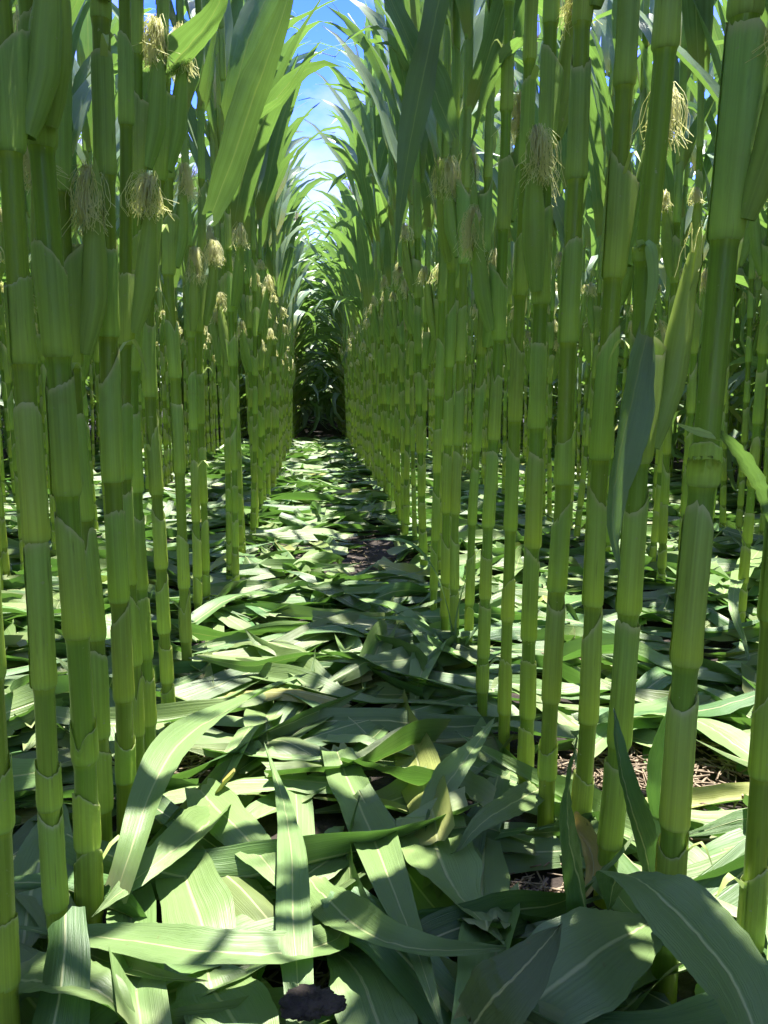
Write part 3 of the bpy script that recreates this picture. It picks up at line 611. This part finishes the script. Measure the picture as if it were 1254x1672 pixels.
# ------------------------------------------------------------------ fallen leaves: laid one upon another over a height map
HX0, HY0, HC = -3.4, -0.4, 0.02
HM = np.zeros((int(7.2/HC), int(11.6/HC)))
def hget(x, y):
    i = np.clip(((np.asarray(x)-HX0)/HC).astype(int), 0, HM.shape[0]-1); j = np.clip(((np.asarray(y)-HY0)/HC).astype(int), 0, HM.shape[1]-1)
    return HM[i, j]
def hput(P, cap=0.010):
    i = np.clip(((P[..., 0]-HX0)/HC).astype(int), 0, HM.shape[0]-1).ravel(); j = np.clip(((P[..., 1]-HY0)/HC).astype(int), 0, HM.shape[1]-1).ravel()
    old = HM[i, j]; np.maximum.at(HM, (i, j), np.minimum(P[..., 2].ravel(), old+cap))
def clampf(P):
    P = P.copy(); h = hget(P[..., 0], P[..., 1])+0.0025; P[..., 2] = np.maximum(P[..., 2], h); return P
rf = np.random.default_rng(21); FALL = []
def drop(x, y, az, ln, W, lod, lift=0.0, fancy=True):
    n = (20, 12, 8)[lod]; m = (7, 5, 3)[lod]; s = np.linspace(0, 1, n)-0.5
    bend = rf.normal(0, 0.55); a = az+bend*s; d = np.stack([np.cos(a), np.sin(a)], 1)*ln/(n-1)
    xy = np.cumsum(d, 0); xy = xy-xy[n//2]+np.array([x, y])
    h = np.maximum.reduce([hget(xy[:, 0]+o*W*.35*math.sin(az), xy[:, 1]-o*W*.35*math.cos(az)) for o in (-1, 0, 1)])
    p = np.pad(h, 2, 'edge'); hm = np.maximum.reduce([p[k:k+n] for k in range(5)]); hm = np.convolve(np.pad(hm, 2, 'edge'), np.ones(5)/5, 'valid')
    z = np.maximum(h, hm)+0.003+np.abs(rf.normal(0, .004))
    z += lift*np.sin(np.linspace(0, 1, n)*math.pi*rf.uniform(.7, 1.6)+rf.uniform(0, .8)).clip(0)
    if rf.random() < .22: z += (s+.5)**3*rf.uniform(0.02, 0.09)
    C = np.column_stack([xy, z]); mb = MB()
    yel = rf.uniform(0, .10) if rf.random() > .03 else rf.uniform(.25, .7)
    cut = rf.random(); pw = prof(np.linspace(0, 1, n), .75)
    if cut < .25: pw = prof(np.linspace(0, rf.uniform(.55, .8), n), .8)
    if cut > .8: pw = prof(np.linspace(rf.uniform(.1, .4), 1, n), .75)
    flip = rf.random() < .35
    P = leaf(mb, C, W, rf, m, rf.uniform(0.02, .75)*(-.5 if rf.random() < .35 else 1), rf.uniform(.003, .012 if lod == 0 else .018), twist=rf.normal(0, .75 if lod == 0 else 1.0)+(3.1 if rf.random() < .05 else 0), twist0=(math.pi if flip else 0)+rf.normal(0, .22), tint=(yel, rf.random(), 0), widths=pw, clampf=clampf, edge_pale=.3)
    hput(P); return mb, P, C, az, ln, W, yel, flip
def bare_at(x, y, slack=1.0):
    return any((x-p[0])**2+(y-p[1])**2 < (sp*slack)**2 for p, sp, n in BARE)
pend = []
tot = 0
for y0, y1, dens, lod in ((-.1, 2.6, 125, 0), (2.6, 5.2, 85, 1), (5.2, PLOT_END+.1, 55, 2)):
    xl, xr = -2.9, 3.1
    n = int((xr-xl)*(y1-y0)*dens)
    for q in range(n):
        x, y = rf.uniform(xl, xr), rf.uniform(y0, y1)
        u, v, d = proj((x, y, 0))
        if d < .2 or u < -260 or u > 1514 or v > 1950:
            if rf.random() < (.8 if y0 < 2 else .5): continue
        az = rf.uniform(0, 6.28)
        if rf.random() < .5: az = rf.normal(0, .6)+(math.pi if rf.random() < .5 else 0)
        pend.append((x, y, az, rf.uniform(.26, .62), rf.uniform(.050, .092), lod))
order = rf.permutation(len(pend))
for k in order:
    x, y, az, ln, W, lod = pend[k]
    if bare_at(x, y, 1.15): continue
    # keep most of the blade off the bare soil
    if any(bare_at(x+math.cos(az)*ln*t, y+math.sin(az)*ln*t) for t in (-.42, -.25, .25, .42)) and rf.random() < .95: continue
    FALL.append(drop(x, y, az, ln, W, lod, rf.uniform(0, .030) if rf.random() < .55 else 0.004))
print('fallen', len(FALL))
# large leaves of the foreground, each at its own place in the photo
HANDL = []
def hand_leaf(pts, W, label, mat=None, fold=.2, wave=.008, tint=(.04, .5, 0), twist=None, twist0=0, lay=True, name='fallen_leaf', n=30, side=None, base=.7, gl='torn corn leaves lying on the ground', cat='fallen leaf'):
    K = [at_z(px, py, z) for px, py, z in pts]; C = catmull(K, n); W = W*.9; twist = rf.normal(0, .3) if twist is None else twist; C[:, :2] += (np.sin(np.linspace(0, rf.uniform(4, 8), n)+rf.uniform(0, 6))*.004)[:, None]
    h = hget(C[:, 0], C[:, 1]); C[:, 2] = np.maximum(C[:, 2], h+.008)
    mb = MB(); P = leaf(mb, C, W, rf, 9, fold, wave, tint=tint, twist=twist, twist0=twist0, clampf=clampf, side=side, base=base, edge_pale=.4)
    if lay: hput(P, .02)
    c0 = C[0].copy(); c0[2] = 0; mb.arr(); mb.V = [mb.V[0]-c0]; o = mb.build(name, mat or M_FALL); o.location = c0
    tag(o, label, cat, gl); HANDL.append(o); return o
def H(*a, **k): return hand_leaf(*a, **k)
H([(45, 1540, .05), (52, 1470, .06), (68, 1385, .06), (95, 1300, .05)], .105, 'broad bluish leaf with white midrib left of the nearest left stalk', fold=.08, tint=(0, .45, 0))
H([(340, 1560, .05), (322, 1490, .06), (300, 1400, .06), (290, 1340, .05)], .095, 'broad leaf with yellow midrib lying below the crossing leaves at lower left', fold=.06)
H([(20, 1600, .06), (110, 1600, .10), (180, 1640, .09), (215, 1720, .05)], .10, 'wide dark leaf curving through the bottom left corner', fold=.3, tint=(0, .2, 0))
H([(400, 1720, .05), (365, 1650, .06), (345, 1590, .05), (330, 1540, .05)], .10, 'broad leaf at the bottom edge left of the dark clod', fold=.05)
H([(650, 1720, .05), (610, 1650, .06), (570, 1580, .06), (535, 1530, .05)], .09, 'leaf with pale midrib at the bottom edge right of the clod', fold=.05, tint=(.02, .6, 0))
H([(330, 1285, .06), (380, 1350, .08), (440, 1420, .08), (510, 1490, .06)], .080, 'pale banded leaf slanting down right from the yellow bits to the spear-shaped leaf', fold=.15, tint=(.05, .7, 0))
H([(575, 1365, .05), (535, 1405, .06), (480, 1440, .05), (440, 1455, .04)], .08, 'leaf lying right of the spear-shaped leaf, pointing at it', fold=.2)
H([(360, 1328, .06), (300, 1375, .09), (230, 1430, .09), (160, 1490, .07)], .072, 'folded leaf with yellow midrib running from the aisle to the second left stalk', fold=.45, tint=(.05, .6, 0))
H([(185, 1460, .08), (215, 1380, .13), (255, 1280, .16), (310, 1200, .17), (400, 1145, .15), (505, 1098, .10)], .062, 'long raised leaf sweeping from the second left stalk up to the aisle', fold=.35, tint=(.02, .6, 0), lay=False)
H([(255, 1215, .04), (370, 1225, .05), (480, 1238, .05), (612, 1255, .03)], .075, 'long leaf lying flat across the aisle beside the seventh left stalk', fold=.3, tint=(.02, .7, 0))
H([(690, 1330, .05), (712, 1390, .07), (755, 1460, .08), (825, 1545, .07)], .125, 'large bright leaf with yellow midrib in the middle right foreground', fold=.12, tint=(.10, .8, 0), base=.6)
H([(792, 1545, .06), (790, 1470, .07), (790, 1390, .06), (792, 1320, .05)], .085, 'flat bluish leaf with thick white midrib right of the large bright leaf', fold=.04, tint=(0, .3, 0), wave=.002)
H([(880, 1290, .06), (830, 1315, .10), (780, 1350, .10), (735, 1405, .07)], .060, 'dark leaf with one lit band slanting from the fifth right stalk to the aisle', fold=.35, tint=(0, .2, 0))
H([(695, 1345, .06), (725, 1290, .08), (765, 1235, .10), (806, 1172, .12)], .055, 'pointed leaf rising up right toward the eighth right stalk', fold=.3, tint=(.08, .8, 0))
H([(540, 1225, .04), (590, 1330, .07), (640, 1440, .09), (690, 1560, .10), (735, 1700, .09)], .078, 'long leaf running from mid aisle down to the bottom edge', fold=.25, tint=(.02, .5, 0))
H([(500, 1445, .05), (580, 1505, .10), (680, 1545, .11), (836, 1552, .08)], .058, 'narrow pointed leaf crossing rightward over the long central leaf', fold=.3, tint=(.02, .5, 0))
H([(568, 1525, .07), (470, 1560, .10), (330, 1558, .11), (180, 1530, .09), (8, 1508, .06)], .062, 'long grey-green leaf crossing leftward in front of the second left stalk', fold=.3, tint=(0, .45, 0))
H([(495, 1700, .07), (492, 1600, .09), (484, 1500, .11), (470, 1370, .12), (433, 1212, .14)], .042, 'upright spear-shaped leaf standing in the middle of the foreground', fold=.2, tint=(.02, .75, 0), lay=False, base=.8)
H([(1245, 1245, .04), (1150, 1185, .07), (1080, 1165, .07), (1020, 1175, .04)], .115, 'broad sunlit leaf lying behind the thickest right stalk', fold=.05, tint=(.04, .9, 0))
H([(835, 1660, .06), (920, 1600, .09), (1000, 1540, .10), (1085, 1490, .07)], .125, 'wide bluish leaf lying at the foot of the thickest right stalk', fold=.1, tint=(0, .35, 0))
H([(760, 1690, .10), (810, 1625, .14), (860, 1575, .16), (912, 1515, .17)], .080, 'mottled brown-spotted withered leaf at the lower right', mat=M_WITHER, fold=.12, tint=(0, .1, 0), lay=False)
H([(1240, 1715, .14), (1195, 1600, .17), (1130, 1510, .20), (1060, 1442, .22), (1010, 1430, .20), (990, 1490, .13)], .095, 'big arching leaf across the lower right corner, tip folded down', fold=.2, tint=(0, .3, 0), lay=False, n=44)
H([(962, 1560, .05), (950, 1440, .14), (925, 1320, .25), (940, 1205, .34)], .052, 'leaf standing upright between the fourth and fifth right stalks', fold=.7, twist=.9, tint=(0, .45, 0), lay=False, side=(1, .2, 0))
H([(1062, 1440, .10), (1035, 1330, .20), (1012, 1230, .28), (1000, 1160, .32)], .045, 'narrow bluish leaf leaning right of the third right stalk', fold=.35, tint=(0, .5, 0), lay=False, side=(1, .2, 0))
H([(1075, 1340, .06), (1085, 1250, .16), (1100, 1150, .26), (1108, 1080, .33)], .040, 'narrow leaf leaning against the left side of the thickest right stalk', fold=.35, tint=(0, .55, 0), lay=False, side=(1, .2, 0))
H([(935, 1340, .08), (960, 1390, .07), (968, 1430, .05), (950, 1480, .03)], .035, 'small yellow-edged curled leaf between third and fourth right stalks', mat=M_WITHER, fold=.9, tint=(.75, .6, 0), lay=False)
H([(380, 1262, .10), (365, 1290, .07), (350, 1300, .05)], .035, 'small orange-yellow leaf scrap in the aisle by the fifth left stalk', mat=M_WITHER, tint=(1, .9, 0), n=10, lay=False)
H([(660, 1110, .05), (700, 1060, .08), (650, 1000, .10), (560, 965, .06)], .065, 'arched leaf lying over the aisle in front of the bare soil patch', fold=.3, tint=(.04, .8, 0))
H([(720, 980, .16), (690, 988, .14), (655, 1000, .12), (620, 1018, .10)], .035, 'narrow dark ribbed leaf pointing at the aisle beside the green shoot', fold=.5, tint=(0, .15, 0), lay=False)
H([(1254, 880, .05), (1200, 960, .18), (1215, 1050, .10), (1230, 1110, .04)], .08, 'pale leaf draped at the right edge behind the thickest right stalk', fold=.2, tint=(.08, .9, 0), lay=False)

# dark clod lying on a leaf at the bottom edge
def clod(pc, r, label):
    p = at_z(pc[0], pc[1], .112); mb = MB(); n1, n2 = 22, 36; th = np.linspace(0, math.pi, n1); ph = np.linspace(0, 2*math.pi, n2+1)[:-1]
    for q in range(6):
        rq = r*(1 if q == 0 else rf.uniform(.35, .65)); c = np.zeros(3) if q == 0 else np.array([rf.normal(0, r*.8), rf.normal(0, r*.5), 0])
        f = np.zeros((n1, n2))
        for o_ in range(1, 7):
            f += np.sin(o_*1.7*th[:, None]+rf.uniform(0, 6))*np.cos(o_*ph[None]+rf.uniform(0, 6))*.16/o_**.6
        rr = rq*(1+f+rf.normal(0, .09, f.shape)); rr[0] = rr[0].mean(); rr[-1] = rr[-1].mean()
        mb.grid(np.stack([rr*np.sin(th)[:, None]*np.cos(ph)*1.35+c[0], rr*np.sin(th)[:, None]*np.sin(ph)+c[1], rr*np.cos(th)[:, None]*.3+c[2]], -1), np.zeros((n1, n2, 2)), (0, 0, 0), True)
    o = mb.build('soil_clod', M_CLOD); o.location = p; tag(o, label, 'clod')
clod((505, 1636), .019, 'dark crumbly lump of soil lying on a leaf at the bottom edge')

# young side shoot with three arching leaves
sb_ = at_z(748, 1075, .02); sh = empty('corn_shoot', (sb_[0], sb_[1], 0)); tag(sh, 'fresh green young shoot with arching leaves beside the tenth right stalk', 'corn shoot')
mb = MB(); tube(mb, np.array([[0, 0, 0], [0, 0, .05], [-.004, 0, .10]]), [.008, .007, .005], 8, (.3, .6, 0)); mb.build('stalk', M_STALK, sh)
for pts, W in (([(742, 1060), (728, 985), (705, 925), (660, 885), (585, 882)], .030), ([(742, 1062), (715, 1040), (670, 1015), (605, 1008)], .034), ([(752, 1065), (765, 1045), (785, 1020), (792, 1000)], .03), ([(744, 1055), (748, 1000), (760, 950), (766, 930)], .012)):
    K = np.array([at_y(a, b, sb_[1]-.02*q) for q, (a, b) in enumerate(pts)])-np.array([sb_[0], sb_[1], 0]); mb = MB()
    leaf(mb, catmull(K, 18), W, rf, 5, .3, .003, side=(.2, 1, .3), tint=(.05, .6, 0)); mb.build('leaf', M_LEAF, sh)

def fscore(it):
    mb, P, C, az, ln, W, yel, flip = it; c = P[:, P.shape[1]//2]
    u, v, d = proj(C[len(C)//2])
    if d < .25: return 0
    q = C-CAM; z = q@fw; U = CX+F*(q@rt)/z; Vv = CY-F*(q@up)/z
    vis = ((U > 0) & (U < 1254) & (Vv > 0) & (Vv < 1672) & (c[:, 2] >= hget(c[:, 0], c[:, 1])-.006)).mean()
    return vis*ln*W/d**3
sc2 = np.array([fscore(t) for t in FALL]); od = np.argsort(-sc2); NF = 300-len(HANDL)
top, low = od[:NF], od[NF:]
stalkpos = [(('left' if k[0] == 'L' else 'right'), k[1], v[0].location.x, v[0].location.y) for k, v in NEAR.items() if k != ('L', 10)]
items = {}
for k in top:
    mb, P, C, az, ln, W, yel, flip = FALL[k]; mid_ = C[len(C)//2]; x, y = mid_[0], mid_[1]
    tone = 'yellowing' if yel > .28 else ('pale' if flip else 'green'); size = 'short' if ln < .36 else ('long' if ln > .52 else '')
    d = math.degrees(az) % 360
    dr = 'pointing right' if d < 45 or d > 315 else 'pointing away' if d < 135 else 'pointing left' if d < 225 else 'pointing at camera'
    sd_, kk, sx, sy = min(stalkpos, key=lambda t: (t[2]-x)**2+(t[3]-y)**2)
    if -0.2 < x < 0.32: place = f'on the aisle by {ORD[kk]} {sd_} stalk'
    elif (x < 0) == (sd_ == 'left') and ((sd_ == 'left' and x < sx-.1) or (sd_ == 'right' and x > sx+.1)): place = f'outside {sd_} row past its {ORD[kk]} stalk'
    else: place = f'at the foot of {ORD[kk]} {sd_} stalk'
    lab = f'{size} {tone} leaf {dr} {place}'.strip(); items.setdefault(lab, []).append((y, k))
for lab, lst in items.items():
    lst.sort()
    for q, (y, k) in enumerate(lst):
        l2 = lab if len(lst) == 1 else lab+(', the nearest' if q == 0 else f', {ORD[min(q, 19)]} nearest')
        mb, P, C = FALL[k][:3]; c0 = C[0].copy(); c0[2] = 0; mb.arr(); mb.V = [mb.V[0]-c0]
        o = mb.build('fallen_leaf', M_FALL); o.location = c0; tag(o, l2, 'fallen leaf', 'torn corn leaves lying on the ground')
lm = MB()
for k in low: lm.add(FALL[k][0])
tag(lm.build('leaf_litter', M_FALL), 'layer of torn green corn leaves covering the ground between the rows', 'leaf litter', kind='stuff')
